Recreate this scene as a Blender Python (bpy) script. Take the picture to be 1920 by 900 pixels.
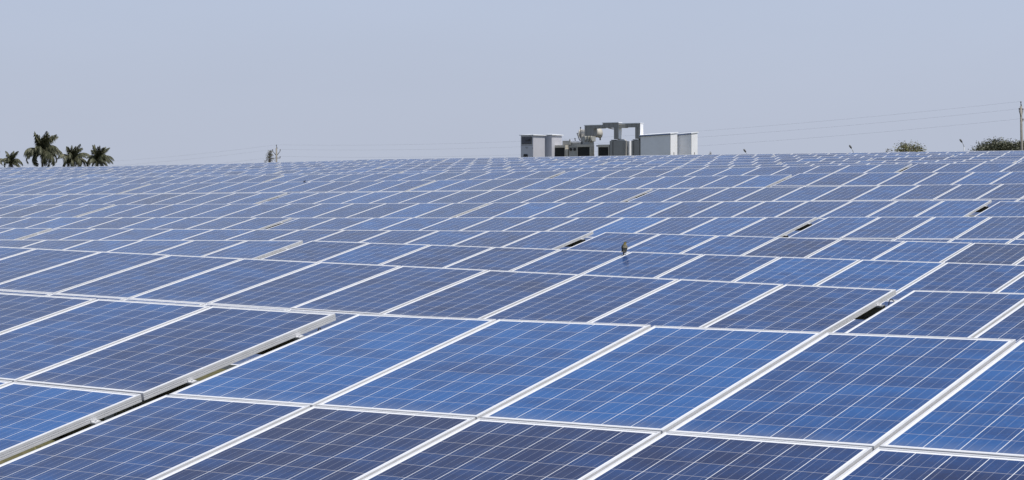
import bpy, bmesh, math, random
from mathutils import Matrix, Vector, noise

# ------------------------------------------------------------------ scene, camera, light
scene = bpy.context.scene
for o in list(bpy.data.objects):
    bpy.data.objects.remove(o)
C = bpy.context.scene.collection
Z0 = 2.1                                    # eye height above the grass in front

cd = bpy.data.cameras.new('camera')
cam = bpy.data.objects.new('camera', cd); C.objects.link(cam)
cd.sensor_width = 36.0
cd.lens = 36.0 * 3815.08 / 1920.0
cd.shift_y = 27.14 / 1920.0
cd.clip_start = 0.1; cd.clip_end = 20000
r_ = Vector((0.81943175, 0.57317452, -0.00160178))
u_ = Vector((-0.01725429, 0.02746049, 0.99947397))
f_ = Vector((-0.57291700, 0.81897307, -0.03239172))
m = Matrix((r_, u_, -f_)).transposed().to_4x4()
m.translation = (0, 0, Z0)
cam.matrix_world = m
scene.camera = cam

SUN_EL, SUN_AZ = math.radians(65), math.radians(84)      # azimuth clockwise from +Y
w = bpy.data.worlds.new('World'); scene.world = w; w.use_nodes = True
nt = w.node_tree; nt.nodes.clear()
sky = nt.nodes.new('ShaderNodeTexSky'); sky.sky_type = 'NISHITA'
sky.sun_disc = False; sky.sun_elevation = SUN_EL; sky.sun_rotation = SUN_AZ
sky.altitude = 0; sky.air_density = 1.0; sky.dust_density = 0.7; sky.ozone_density = 6.0
# a dry-season haze veil over the clear sky, thickest near the horizon
tcw = nt.nodes.new('ShaderNodeTexCoord'); spw = nt.nodes.new('ShaderNodeSeparateXYZ')
mr = nt.nodes.new('ShaderNodeMapRange'); mr.interpolation_type = 'SMOOTHSTEP'
mr.inputs['From Min'].default_value = -0.02; mr.inputs['From Max'].default_value = 0.75
mr.inputs['To Min'].default_value = 1.0; mr.inputs['To Max'].default_value = 0.15
hr = nt.nodes.new('ShaderNodeValToRGB'); hr.color_ramp.interpolation = 'EASE'
hr.color_ramp.elements[0].position = 0.0; hr.color_ramp.elements[0].color = (0.472, 0.518, 0.632, 1)
hr.color_ramp.elements[1].position = 0.16; hr.color_ramp.elements[1].color = (0.500, 0.578, 0.745, 1)
sc10 = nt.nodes.new('ShaderNodeVectorMath'); sc10.operation = 'SCALE'; sc10.inputs['Scale'].default_value = 10.0
mxw = nt.nodes.new('ShaderNodeMix'); mxw.data_type = 'RGBA'
bg = nt.nodes.new('ShaderNodeBackground'); bg.inputs['Strength'].default_value = 0.10
wo = nt.nodes.new('ShaderNodeOutputWorld')
L = nt.links.new
L(tcw.outputs['Generated'], spw.inputs[0]); L(spw.outputs[2], mr.inputs['Value']); L(spw.outputs[2], hr.inputs[0])
nzw = nt.nodes.new('ShaderNodeTexNoise'); nzw.inputs['Scale'].default_value = 2.2; nzw.inputs['Detail'].default_value = 5; nzw.inputs['Roughness'].default_value = .55
mpw = nt.nodes.new('ShaderNodeMapping'); mpw.inputs['Scale'].default_value = (1, 1, 3.5); L(tcw.outputs['Generated'], mpw.inputs[0]); L(mpw.outputs[0], nzw.inputs['Vector'])
mrn = nt.nodes.new('ShaderNodeMapRange'); mrn.inputs['From Min'].default_value = .3; mrn.inputs['From Max'].default_value = .7; mrn.inputs['To Min'].default_value = 9.75; mrn.inputs['To Max'].default_value = 10.3
L(nzw.outputs[0], mrn.inputs['Value']); L(mrn.outputs[0], sc10.inputs['Scale']); L(hr.outputs[0], sc10.inputs[0]); L(mr.outputs[0], mxw.inputs[0]); L(sky.outputs[0], mxw.inputs[6]); L(sc10.outputs[0], mxw.inputs[7])
L(mxw.outputs[2], bg.inputs[0]); L(bg.outputs[0], wo.inputs[0])
sd = bpy.data.lights.new('sun', 'SUN'); sd.energy = 4.4; sd.angle = math.radians(0.53); sd.color = (1.0, 0.96, 0.89)
sun = bpy.data.objects.new('sun', sd); C.objects.link(sun)
sdir = Vector((math.sin(SUN_AZ) * math.cos(SUN_EL), math.cos(SUN_AZ) * math.cos(SUN_EL), math.sin(SUN_EL)))
sun.rotation_euler = sdir.to_track_quat('Z', 'Y').to_euler()
scene.view_settings.view_transform = 'Standard'; scene.view_settings.look = 'None'
scene.view_settings.exposure = 0.0; scene.view_settings.gamma = 1.0
scene.view_settings.use_curve_mapping = False
scene.render.engine = 'CYCLES'
scene.render.resolution_x = 1024; scene.render.resolution_y = 480

# ------------------------------------------------------------------ helpers
def tag(o, label=None, cat=None, group=None, kind=None):
    if label: o['label'] = label
    if cat: o['category'] = cat
    if group: o['group'] = group
    if kind: o['kind'] = kind
    return o

def new(name, data, parent=None, M=None):
    o = bpy.data.objects.new(name, data); C.objects.link(o)
    if parent: o.parent = parent
    if M is not None: o.matrix_basis = M
    return o

def empty(name, loc, rz=0.0):
    o = bpy.data.objects.new(name, None); C.objects.link(o)
    o.empty_display_size = 0.3
    o.location = loc; o.rotation_euler = (0, 0, rz)
    return o

class MB:
    """collects faces, then becomes one mesh"""
    def __init__(s): s.v = []; s.f = []; s.mi = []
    def face(s, pts, mi=0):
        n = len(s.v); s.v += [tuple(p) for p in pts]; s.f.append(tuple(range(n, n + len(pts)))); s.mi.append(mi)
    def box(s, x0, x1, y0, y1, z0, z1, mi=0, M=None, bev=0.0):
        if bev > 0:
            bm = bmesh.new(); bmesh.ops.create_cube(bm, size=1)
            for q in bm.verts:
                q.co = Vector(((x0 + x1) / 2 + q.co.x * (x1 - x0), (y0 + y1) / 2 + q.co.y * (y1 - y0), (z0 + z1) / 2 + q.co.z * (z1 - z0)))
            bmesh.ops.bevel(bm, geom=list(bm.edges), offset=bev, segments=2, affect='EDGES')
            for fc in bm.faces:
                s.face([(M @ q.co if M else q.co) for q in fc.verts], mi)
            bm.free(); return
        P = [Vector((x, y, z)) for z in (z0, z1) for y in (y0, y1) for x in (x0, x1)]
        if M: P = [M @ p for p in P]
        n = len(s.v); s.v += [tuple(p) for p in P]
        for q in ((0, 2, 3, 1), (4, 5, 7, 6), (0, 1, 5, 4), (2, 6, 7, 3), (0, 4, 6, 2), (1, 3, 7, 5)):
            s.f.append(tuple(n + i for i in q)); s.mi.append(mi)
    def tube(s, pts, rad, seg=8, mi=0, cap=True):
        pts = [Vector(p) for p in pts]
        rads = rad if isinstance(rad, (list, tuple)) else [rad] * len(pts)
        n0 = len(s.v); ref = None
        for i, p in enumerate(pts):
            d = (pts[min(i + 1, len(pts) - 1)] - pts[max(i - 1, 0)]).normalized()
            if ref is None: ref = Vector((0, 0, 1)) if abs(d.z) < .9 else Vector((1, 0, 0))
            a = (ref - d * ref.dot(d)).normalized(); b = d.cross(a); ref = a
            for k in range(seg):
                t = 2 * math.pi * k / seg
                s.v.append(tuple(p + (a * math.cos(t) + b * math.sin(t)) * rads[i]))
        for i in range(len(pts) - 1):
            for k in range(seg):
                a0 = n0 + i * seg + k; a1 = n0 + i * seg + (k + 1) % seg
                s.f.append((a0, a1, a1 + seg, a0 + seg)); s.mi.append(mi)
        if cap:
            s.f.append(tuple(n0 + k for k in reversed(range(seg)))); s.mi.append(mi)
            e = n0 + (len(pts) - 1) * seg
            s.f.append(tuple(e + k for k in range(seg))); s.mi.append(mi)
    def mesh(s, name, mats, smooth=False):
        me = bpy.data.meshes.new(name); me.from_pydata(s.v, [], s.f)
        for mt in (mats if isinstance(mats, (list, tuple)) else [mats]): me.materials.append(mt)
        me.polygons.foreach_set('material_index', s.mi)
        if smooth: me.polygons.foreach_set('use_smooth', [True] * len(s.f))
        me.update(); return me
    def build(s, name, mats, parent=None, smooth=False, M=None):
        return new(name, s.mesh(name, mats, smooth), parent, M)

class NG:
    """small node-graph helper"""
    def __init__(s, name):
        s.m = bpy.data.materials.new(name); s.m.use_nodes = True
        s.t = s.m.node_tree; s.b = s.t.nodes['Principled BSDF']
    def n(s, typ, **kw):
        q = s.t.nodes.new(typ)
        for k, v in kw.items(): setattr(q, k, v)
        return q
    def link(s, a, b): s.t.links.new(a, b)
    def put(s, sock, val):
        if hasattr(val, 'is_output'): s.link(val, sock)
        else: sock.default_value = val
    def math(s, op, a, b=None, c=None, clamp=False):
        q = s.n('ShaderNodeMath', operation=op, use_clamp=clamp)
        for i, v in enumerate((a, b, c)):
            if v is not None: s.put(q.inputs[i], v)
        return q.outputs[0]
    def mix(s, fac, a, b, blend='MIX'):
        q = s.n('ShaderNodeMix', data_type='RGBA', blend_type=blend)
        s.put(q.inputs[0], fac); s.put(q.inputs[6], a); s.put(q.inputs[7], b)
        return q.outputs[2]
    def noise(s, vec, scale, detail=2, rough=.5):
        q = s.n('ShaderNodeTexNoise'); q.inputs['Scale'].default_value = scale
        q.inputs['Detail'].default_value = detail; q.inputs['Roughness'].default_value = rough
        if vec is not None: s.link(vec, q.inputs['Vector'])
        return q.outputs[0]
    def ramp(s, fac, stops):
        q = s.n('ShaderNodeValToRGB'); s.link(fac, q.inputs[0]); e = q.color_ramp.elements
        while len(e) < len(stops): e.new(.5)
        for i, (p, c) in enumerate(stops): e[i].position = p; e[i].color = (*c, 1)
        return q.outputs[0]

def rgba(c): return (c[0], c[1], c[2], 1)

def paint(name, col, rough=.5, metal=0.0, var=.12, scale=6.0, bump=0.0, spec=.5):
    """a painted / metal surface with faint uneven weathering"""
    g = NG(name); tc = g.n('ShaderNodeTexCoord')
    nz = g.noise(tc.outputs['Object'], scale, 4, .6)
    a = tuple(c * (1 - var) for c in col); b = tuple(min(1, c * (1 + var)) for c in col)
    g.link(g.ramp(nz, [(.3, a), (.7, b)]), g.b.inputs['Base Color'])
    g.b.inputs['Roughness'].default_value = rough; g.b.inputs['Metallic'].default_value = metal
    g.b.inputs['Specular IOR Level'].default_value = spec
    if bump:
        bp = g.n('ShaderNodeBump'); bp.inputs['Strength'].default_value = bump; bp.inputs['Distance'].default_value = .02
        g.link(nz, bp.inputs['Height']); g.link(bp.outputs[0], g.b.inputs['Normal'])
    return g.m

# ------------------------------------------------------------------ materials
def solar_cell_material():
    """glass over 6 x 10 polycrystalline cells; UV is in metres from the panel's centre"""
    g = NG('solar_cells')
    uv = g.n('ShaderNodeUVMap'); uv.uv_map = 'UVMap'
    sp = g.n('ShaderNodeSeparateXYZ'); g.link(uv.outputs[0], sp.inputs[0])
    oi = g.n('ShaderNodeObjectInfo')
    sc = g.n('ShaderNodeSeparateColor'); g.link(oi.outputs['Color'], sc.inputs[0])
    P = .1585
    x = g.math('ADD', g.math('DIVIDE', sp.outputs[0], P), 3.0)
    y = g.math('ADD', g.math('DIVIDE', sp.outputs[1], P), 5.0)
    fx = g.math('FRACT', x); fy = g.math('FRACT', y)
    ix = g.math('FLOOR', x); iy = g.math('FLOOR', y)
    ex = g.math('MINIMUM', fx, g.math('SUBTRACT', 1.0, fx))
    ey = g.math('MINIMUM', fy, g.math('SUBTRACT', 1.0, fy))
    vline = g.math('LESS_THAN', ex, .0017 / P)
    hline = g.math('LESS_THAN', ey, .0020 / P)
    bx = g.math('FRACT', g.math('MULTIPLY', fx, 3.0))
    bus = g.math('LESS_THAN', g.math('ABSOLUTE', g.math('SUBTRACT', bx, .5)), .0010 * 3 / P)
    # outside the cell field: white backsheet
    ox = g.math('GREATER_THAN', g.math('ABSOLUTE', sp.outputs[0]), 3 * P - .0012)
    oy = g.math('GREATER_THAN', g.math('ABSOLUTE', sp.outputs[1]), 5 * P - .0012)
    out = g.math('MAXIMUM', ox, oy)
    # one value per cell
    cb = g.n('ShaderNodeCombineXYZ'); g.link(ix, cb.inputs[0]); g.link(iy, cb.inputs[1])
    g.link(g.math('MULTIPLY', oi.outputs['Random'], 97.0), cb.inputs[2])
    wn = g.n('ShaderNodeTexWhiteNoise', noise_dimensions='3D'); g.link(cb.outputs[0], wn.inputs['Vector'])
    wc = g.n('ShaderNodeSeparateColor'); g.link(wn.outputs['Color'], wc.inputs[0])
    # crystal grain and broad blotches
    cv = g.n('ShaderNodeCombineXYZ'); g.link(sp.outputs[0], cv.inputs[0]); g.link(sp.outputs[1], cv.inputs[1])
    g.link(g.math('MULTIPLY', oi.outputs['Random'], 31.0), cv.inputs[2])
    st_ = g.n('ShaderNodeVectorMath', operation='MULTIPLY'); g.link(cv.outputs[0], st_.inputs[0]); st_.inputs[1].default_value = (.8, 2.0, 1)
    blot = g.noise(st_.outputs[0], 2.4, 4, .6)
    vo = g.n('ShaderNodeTexVoronoi'); vo.inputs['Scale'].default_value = 90; g.link(cv.outputs[0], vo.inputs['Vector'])
    vs = g.n('ShaderNodeSeparateColor'); g.link(vo.outputs['Color'], vs.inputs[0])
    # tone: red channel of the object colour, 0 = dark navy, 1 = bright blue
    tone = g.math('ADD', sc.outputs[0], g.math('MULTIPLY', g.math('SUBTRACT', wc.outputs[0], .5), .30))
    tone = g.math('ADD', tone, g.math('MULTIPLY', g.math('SUBTRACT', blot, .5), 1.0))
    tone = g.math('ADD', tone, g.math('MULTIPLY', g.math('SUBTRACT', vs.outputs[0], .5), .14), clamp=True)
    col = g.ramp(tone, [(0.0, DARK), (.5, MID), (1.0, BRIGHT)])
    col = g.mix(g.math('MULTIPLY', sc.outputs[1], .6), col, rgba(GREYC))
    col = g.mix(g.math('MULTIPLY', bus, .36), col, (.50, .52, .58, 1))
    col = g.mix(g.math('MULTIPLY', hline, .62), col, (.46, .43, .42, 1))
    col = g.mix(vline, col, (.80, .80, .80, 1))
    col = g.mix(out, col, (.78, .78, .79, 1))
    # settled dust, a little thicker towards the lower edge
    dn = g.noise(cv.outputs[0], 7.0, 4, .65)
    dust = g.math('ADD', g.math('MULTIPLY', dn, .03), DUST)
    col = g.mix(dust, col, (.46, .44, .42, 1))
    # grime washed down against the lower frame, with run-off streaks, and a few droppings
    edge = g.n('ShaderNodeMapRange', interpolation_type='SMOOTHSTEP'); g.link(sp.outputs[1], edge.inputs['Value'])
    edge.inputs['From Min'].default_value = -.66; edge.inputs['From Max'].default_value = -.82; edge.inputs['To Min'].default_value = 0; edge.inputs['To Max'].default_value = 1
    s2 = g.n('ShaderNodeVectorMath', operation='MULTIPLY'); g.link(cv.outputs[0], s2.inputs[0]); s2.inputs[1].default_value = (38, 1.6, 1)
    run = g.noise(s2.outputs[0], 1.0, 3, .6)
    g1 = g.math('MULTIPLY', g.math('MULTIPLY', edge.outputs[0], run), .30)
    g2 = g.math('MULTIPLY', g.math('MULTIPLY', g.math('SUBTRACT', run, .52), 1.0, clamp=True), .22)
    col = g.mix(g.math('MAXIMUM', g1, g2), col, (.40, .37, .33, 1))
    v3 = g.n('ShaderNodeTexVoronoi'); v3.inputs['Scale'].default_value = 2.3; v3.inputs['Randomness'].default_value = 1; g.link(cv.outputs[0], v3.inputs['Vector'])
    v4 = g.n('ShaderNodeSeparateColor'); g.link(v3.outputs['Color'], v4.inputs[0])
    spot = g.math('MULTIPLY', g.math('LESS_THAN', g.math('ADD', v3.outputs['Distance'], g.math('MULTIPLY', dn, .02)), .026), g.math('GREATER_THAN', v4.outputs[0], .90))
    col = g.mix(spot, col, (.55, .54, .50, 1))
    g.link(col, g.b.inputs['Base Color'])
    g.link(g.math('ADD', g.math('MULTIPLY', dn, .10), .10), g.b.inputs['Roughness'])
    g.b.inputs['IOR'].default_value = 1.38
    return g.m
DARK, MID, BRIGHT, GREYC, DUST = (.004, .011, .060), (.005, .038, .150), (.006, .080, .270), (.022, .038, .090), .004
M_CELL = solar_cell_material()
M_ALU = paint('anodised_frame', (.62, .62, .63), .42, .08, .06, 9)
M_BACK = paint('white_backsheet', (.62, .62, .62), .6, 0, .05, 5)
M_GALV = paint('galvanised_steel', (.30, .31, .32), .5, .5, .15, 12)
M_CABLE = paint('black_cable', (.012, .014, .02), .35, 0, .2, 20)
M_WHITE = paint('white_enamel', (.85, .85, .87), .45, 0, .05, 1.5)
M_ROOF = paint('white_roof_sheet', (.80, .81, .84), .4, 0, .05, 1.5)
M_CREAM = paint('cream_enamel', (.50, .47, .41), .5, 0, .08, 3)
M_GREYP = paint('grey_enamel', (.29, .285, .275), .45, 0, .07, 2)
M_TRANS = paint('transformer_grey', (.36, .36, .34), .5, 0, .12, 4)
M_DARKP = paint('dark_grey_enamel', (.12, .12, .12), .5, 0, .15, 5)
M_MESH = paint('dark_louvres', (.06, .062, .06), .6, 0, .35, 14)
M_GLASSY = paint('dark_glazing', (.05, .055, .075), .12, 0, .3, 6)
M_BLACK = paint('black_rubber', (.015, .015, .018), .5, 0, .2, 10)
M_CONC = paint('weathered_concrete', (.25, .23, .20), .85, 0, .22, 5, .4)
M_PORC = paint('brown_porcelain', (.06, .045, .05), .25, 0, .2, 9)
M_BARK = paint('bark', (.13, .11, .09), .9, 0, .3, 9, .5)

def leaf_material(name, a, b, c):
    g = NG(name); geo = g.n('ShaderNodeNewGeometry')
    col = g.ramp(geo.outputs['Random Per Island'], [(0, a), (.6, b), (1, c)])
    g.link(col, g.b.inputs['Base Color']); g.b.inputs['Roughness'].default_value = .55
    g.b.inputs['Specular IOR Level'].default_value = .3
    return g.m
M_PALM = leaf_material('palm_leaflets', (.038, .046, .026), (.075, .080, .046), (.19, .18, .11))
M_BUSH = leaf_material('yellow_green_leaves', (.055, .062, .018), (.15, .145, .035), (.26, .23, .13))
M_ACAC = leaf_material('dark_olive_leaves', (.050, .058, .034), (.095, .10, .060), (.17, .17, .12))
M_DRY = leaf_material('dusty_leaves', (.07, .07, .05), (.18, .17, .12), (.32, .29, .24))
M_GRASS = leaf_material('grass_blades', (.10, .11, .03), (.22, .20, .06), (.40, .34, .14))

def ground_material():
    g = NG('dry_grassland'); tc = g.n('ShaderNodeTexCoord')
    n1 = g.noise(tc.outputs['Object'], .35, 6, .65); n2 = g.noise(tc.outputs['Object'], 9.0, 6, .7)
    mx = g.math('ADD', g.math('MULTIPLY', n1, .5), g.math('MULTIPLY', n2, .5))
    g.link(g.ramp(mx, [(.36, (.025, .032, .008)), (.47, (.07, .072, .020)), (.57, (.12, .105, .04)), (.70, (.19, .16, .09))]), g.b.inputs['Base Color'])
    g.b.inputs['Roughness'].default_value = .95
    bp = g.n('ShaderNodeBump'); bp.inputs['Strength'].default_value = .8; bp.inputs['Distance'].default_value = .06
    g.link(n2, bp.inputs['Height']); g.link(bp.outputs[0], g.b.inputs['Normal'])
    return g.m
M_GROUND = ground_material()

# ------------------------------------------------------------------ the survey of the field
# one line per table: row (counted from the camera), top left corner x, y, z (z from the eye), slope along the row, heading, tilt
TABLES = [
    (1, -20.111, 9.386, -0.567, -0.01511, 0.00199, 0.21262),
    (1, -7.678, 9.389, -0.743, 0.00313, 0.00226, 0.21193),
    (2, -19.152, 15.344, -0.614, -0.01722, 0.00032, 0.2031),
    (2, -6.737, 15.28, -0.825, 0.0013, -0.0, 0.20938),
    (2, 5.639, 15.314, -0.825, 0.0, 0.0, 0.20938),
    (3, -30.543, 21.157, -0.84, 0.01103, 0.00204, 0.20938),
    (3, -18.123, 21.157, -0.705, -0.01283, -0.00014, 0.20938),
    (4, -42.041, 27.102, -0.825, 0.006, 0.0, 0.20938),
    (4, -29.614, 27.105, -0.75, 0.00581, -0.00096, 0.20938),
    (4, -17.169, 27.11, -0.689, -0.01347, -0.00066, 0.20938),
    (5, -41.081, 33.014, -0.684, 0.006, 0.0, 0.20938),
    (5, -28.655, 33.058, -0.616, 0.00802, -0.00305, 0.20938),
    (5, -16.199, 33.007, -0.516, 0.00891, -0.00028, 0.20938),
    (6, -52.521, 38.898, -0.483, 0.006, 0.0, 0.20938),
    (6, -40.121, 38.898, -0.409, 0.006, 0.0, 0.20938),
    (6, -27.718, 38.883, -0.33, 0.00656, 0.00123, 0.20938),
    (6, -15.321, 38.898, -0.274, 0.0, 0.0, 0.20938),
    (7, -63.962, 44.821, -0.257, 0.006, 0.0, 0.20938),
    (7, -51.562, 44.821, -0.183, 0.006, 0.0, 0.20938),
    (7, -39.194, 44.895, -0.12, 0.00915, -0.00464, 0.20938),
    (7, -26.748, 44.803, -0.007, 0.01046, 0.00037, 0.20938),
    (8, -63.002, 50.706, 0.119, 0.006, 0.0, 0.20938),
    (8, -50.601, 50.706, 0.194, 0.006, 0.0, 0.20938),
    (8, -38.228, 50.699, 0.269, 0.00843, 0.00047, 0.20938),
    (8, -25.759, 50.707, 0.41, 0.00082, 0.00021, 0.20938),
    (9, -74.442, 56.589, 0.364, 0.006, 0.0, 0.20938),
    (9, -62.041, 56.589, 0.439, 0.006, 0.0, 0.20938),
    (9, -49.642, 56.589, 0.513, 0.006, 0.0, 0.20938),
    (9, -37.248, 56.596, 0.577, 0.01195, -0.00023, 0.20938),
    (9, -24.85, 56.585, 0.723, -0.00192, 0.00031, 0.20938),
    (10, -73.481, 62.49, 0.483, 0.00695, 0.0, 0.20938),
    (10, -61.081, 62.49, 0.57, 0.00939, 0.0, 0.20938),
    (10, -48.681, 62.49, 0.686, 0.00835, 0.0, 0.20938),
    (10, -36.281, 62.49, 0.79, 0.00623, 0.0, 0.20938),
    (10, -23.881, 62.49, 0.866, 0.0, 0.0, 0.20938),
    (11, -84.921, 68.39, 0.704, 0.00215, 0.0, 0.20938),
    (11, -72.522, 68.39, 0.731, 0.0075, 0.0, 0.20938),
    (11, -60.121, 68.39, 0.824, 0.0074, 0.0, 0.20938),
    (11, -47.721, 68.39, 0.916, 0.00572, 0.0, 0.20938),
    (11, -35.321, 68.39, 0.987, 0.00208, 0.0, 0.20938),
    (12, -96.362, 74.29, 0.954, 0.0, 0.0, 0.20938),
    (12, -83.962, 74.29, 0.954, 0.00175, 0.0, 0.20938),
    (12, -71.562, 74.29, 0.977, 0.00695, 0.0, 0.20938),
    (12, -59.161, 74.29, 1.063, 0.00759, 0.0, 0.20938),
    (12, -46.761, 74.29, 1.157, 0.00352, 0.0, 0.20938),
    (12, -34.361, 74.29, 1.2, -0.00077, 0.0, 0.20938),
    (13, -95.402, 80.19, 1.168, -0.0003, 0.0, 0.20938),
    (13, -83.002, 80.19, 1.165, 0.00374, 0.0, 0.20938),
    (13, -70.602, 80.19, 1.211, 0.00644, 0.0, 0.20938),
    (13, -58.202, 80.19, 1.291, 0.0058, 0.0, 0.20938),
    (13, -45.801, 80.19, 1.363, 0.00181, 0.0, 0.20938),
    (13, -33.401, 80.19, 1.385, -0.00022, 0.0, 0.20938),
    (14, -106.841, 86.09, 1.384, -0.00124, 0.0, 0.20938),
    (14, -94.442, 86.09, 1.368, -0.00194, 0.0, 0.20938),
    (14, -82.041, 86.09, 1.345, 0.00555, 0.0, 0.20938),
    (14, -69.642, 86.09, 1.414, 0.00776, 0.0, 0.20938),
    (14, -57.241, 86.09, 1.51, 0.0047, 0.0, 0.20938),
    (14, -44.841, 86.09, 1.568, -0.00248, 0.0, 0.20938),
    (14, -32.441, 86.09, 1.537, 0.0, 0.0, 0.20938),
    (15, -105.882, 91.99, 1.40, 0.0072, 0.0, 0.20938),
    (15, -93.482, 91.99, 1.49, 0.0068, 0.0, 0.20938),
    (15, -81.082, 91.99, 1.575, 0.00662, 0.0, 0.20938),
    (15, -68.682, 91.99, 1.657, 0.00493, 0.0, 0.20938),
    (15, -56.282, 91.99, 1.718, 0.00146, 0.0, 0.20938),
    (15, -43.881, 91.99, 1.735, -0.00152, 0.0, 0.20938),
    (16, -92.522, 97.89, 1.64, 0.0112, 0.0, 0.20938),
    (16, -80.122, 97.89, 1.801, 0.00271, 0.0, 0.20938),
    (16, -67.722, 97.89, 1.835, 0.00159, 0.0, 0.20938),
    (16, -55.322, 97.89, 1.854, 0.00046, 0.0, 0.20938),
    (16, -42.922, 97.89, 1.86, -9e-05, 0.0, 0.20938),
]
TW, TL = 12.229, 3.295                      # a table: 12 columns wide, two panels deep
PW, PL, PITCH, GAPY = .998, 1.64, 1.021, .015

ROWS = {}
for k, x, y, z, s, wz, t in TABLES:
    ROWS.setdefault(k, []).append((x + .1, z + Z0)); ROWS[k].append((x + TW - .1, z + TW * math.sin(s) + Z0))
ROWY = {k: [t[2] for t in TABLES if t[0] == k][0] for k in ROWS}
for k in ROWS: ROWS[k].sort()
def lerp_row(k, x):
    P = ROWS[k]
    if x <= P[0][0]: return P[0][1]
    if x >= P[-1][0]: return P[-1][1]
    for (a, za), (b, zb) in zip(P, P[1:]):
        if a <= x <= b: return za + (zb - za) * (x - a) / max(b - a, 1e-6)
def smooth(t): t = min(1, max(0, t)); return t * t * (3 - 2 * t)
def ground_z(x, y):
    yy = y + 1.65                            # a table's middle lies 1.65 m before its upper edge
    ks = sorted(ROWS)
    if yy <= ROWY[ks[0]]: z = lerp_row(ks[0], x)
    elif yy >= ROWY[ks[-1]]: z = lerp_row(ks[-1], x)
    else:
        for a, b in zip(ks, ks[1:]):
            if ROWY[a] <= yy <= ROWY[b]:
                q = (yy - ROWY[a]) / (ROWY[b] - ROWY[a])
                z = lerp_row(a, x) * (1 - q) + lerp_row(b, x) * q; break
    z -= 1.30
    dx = max(-118 - x, x - 10, 0); dy = max(-30 - y, y - 114, 0)
    d = smooth(math.hypot(dx, dy) / 95.0)
    z = z * (1 - d) + (-1.2) * d
    return z + .03 * noise.noise(Vector((x * .4, y * .4, 0)))

# ground: one sheet out to the horizon, fine near the field
def axis(lo, hi, step, far):
    a = [lo + i * step for i in range(int((hi - lo) / step) + 1)]
    s = step; p = lo
    pre = []
    while p > -far: s *= 1.35; p -= s; pre.append(p)
    s = step; p = a[-1]; post = []
    while p < far: s *= 1.35; p += s; post.append(p)
    return pre[::-1] + a + post
gx, gy = axis(-125, 16, 1.25, 6000), axis(-6, 122, 1.0, 6000)
mb = MB()
vv = [(x, y, ground_z(x, y)) for y in gy for x in gx]
nx = len(gx)
ff = [(j * nx + i, j * nx + i + 1, (j + 1) * nx + i + 1, (j + 1) * nx + i) for j in range(len(gy) - 1) for i in range(nx - 1)]
me = bpy.data.meshes.new('ground'); me.from_pydata(vv, [], ff); me.materials.append(M_GROUND)
me.polygons.foreach_set('use_smooth', [True] * len(ff)); me.update()
tag(new('ground', me), 'dry grassy ground under and around the rows of solar tables', kind='structure')

# ------------------------------------------------------------------ one panel, seen as glass + frame
def glass_mesh(extra=None):
    mb = MB(); i = .011
    mb.face([(i, -PL + i, -.003), (PW - i, -PL + i, -.003), (PW - i, -i, -.003), (i, -i, -.003)], 0)
    mb.face([(i, -i, -.009), (PW - i, -i, -.009), (PW - i, -PL + i, -.009), (i, -PL + i, -.009)], 1)
    return mb
def frame_into(mb, mi=0, grooves=True):
    # (inset, z) section of the aluminium profile
    if grooves:
        sec = [(.030, -.042), (.0, -.042), (.0, -.031), (.0022, -.030), (.0022, -.028), (.0, -.027), (.0, -.020), (.0022, -.019), (.0022, -.017), (.0, -.016),
               (.0, -.0012), (.0012, 0), (.010, 0), (.011, -.0008), (.011, -.012), (.002, -.013), (.002, -.040), (.030, -.040)]
    else:
        sec = [(.030, -.042), (.0, -.042), (.0, 0), (.011, 0), (.011, -.012), (.002, -.013), (.002, -.040), (.030, -.040)]
    rings = []
    for d, z in sec:
        rings.append([(d, -PL + d, z), (PW - d, -PL + d, z), (PW - d, -d, z), (d, -d, z)])
    n0 = len(mb.v)
    for r in rings: mb.v += r
    n = len(rings)
    for a in range(n):
        b = (a + 1) % n
        for c in range(4):
            d = (c + 1) % 4
            mb.f.append((n0 + a * 4 + c, n0 + b * 4 + c, n0 + b * 4 + d, n0 + a * 4 + d)); mb.mi.append(mi)
def add_uv(me):
    uv = me.uv_layers.new(name='UVMap')
    for l in me.loops:
        co = me.vertices[l.vertex_index].co; uv.data[l.index].uv = (co.x - PW / 2, co.y + PL / 2)
GLASS = glass_mesh().mesh('solar_panel', [M_CELL, M_BACK]); add_uv(GLASS)
fm = MB(); frame_into(fm); FRAME = fm.mesh('panel_frame', M_ALU)
gm = glass_mesh(); frame_into(gm, 2, False); WHOLE = gm.mesh('solar_panel_far', [M_CELL, M_BACK, M_ALU]); add_uv(WHOLE)
jb = MB(); jb.box(.42, .57, -.17, -.06, -.034, -.0095, 0, bev=.004)
JBOX = jb.mesh('junction_box', M_BLACK)

# purlin: lipped C section, open side down-slope
def purlin_mesh():
    mb = MB(); x0, x1 = -.055, TW + .055
    mb.box(x0, x1, .022, .025, -.162, -.0425); mb.box(x0, x1, -.025, .022, -.0455, -.0425); mb.box(x0, x1, -.025, .022, -.162, -.159)
    mb.box(x0, x1, -.025, -.022, -.0575, -.0455); mb.box(x0, x1, -.025, -.022, -.159, -.147)
    return mb.mesh('purlin', M_GALV)
PURLIN = purlin_mesh()
rm = MB(); rm.box(-.03, .03, -3.12, -.18, -.264, -.1625, bev=.004); RAFTER = rm.mesh('rafter', M_GALV)
pm = MB(); pm.box(-.04, .04, -.04, .04, -1, 0); pm.box(-.075, .075, -.075, .075, -1.0, -.86); POST = pm.mesh('post', M_GALV)
cm = MB()                                                   # end clamp: a small Z of bright aluminium beside the frame
cm.box(0.0005, .003, -.02, .02, -.0424, -.026); cm.box(.003, .030, -.02, .02, -.0424, -.038); cm.tube([(.017, 0, -.038), (.017, 0, -.030)], .006, 6)
CLAMP = cm.mesh('end_clamp', M_ALU)
PUR_V = (-.36, -1.28, -(PL + GAPY + .36), -(PL + GAPY + 1.28))

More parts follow.
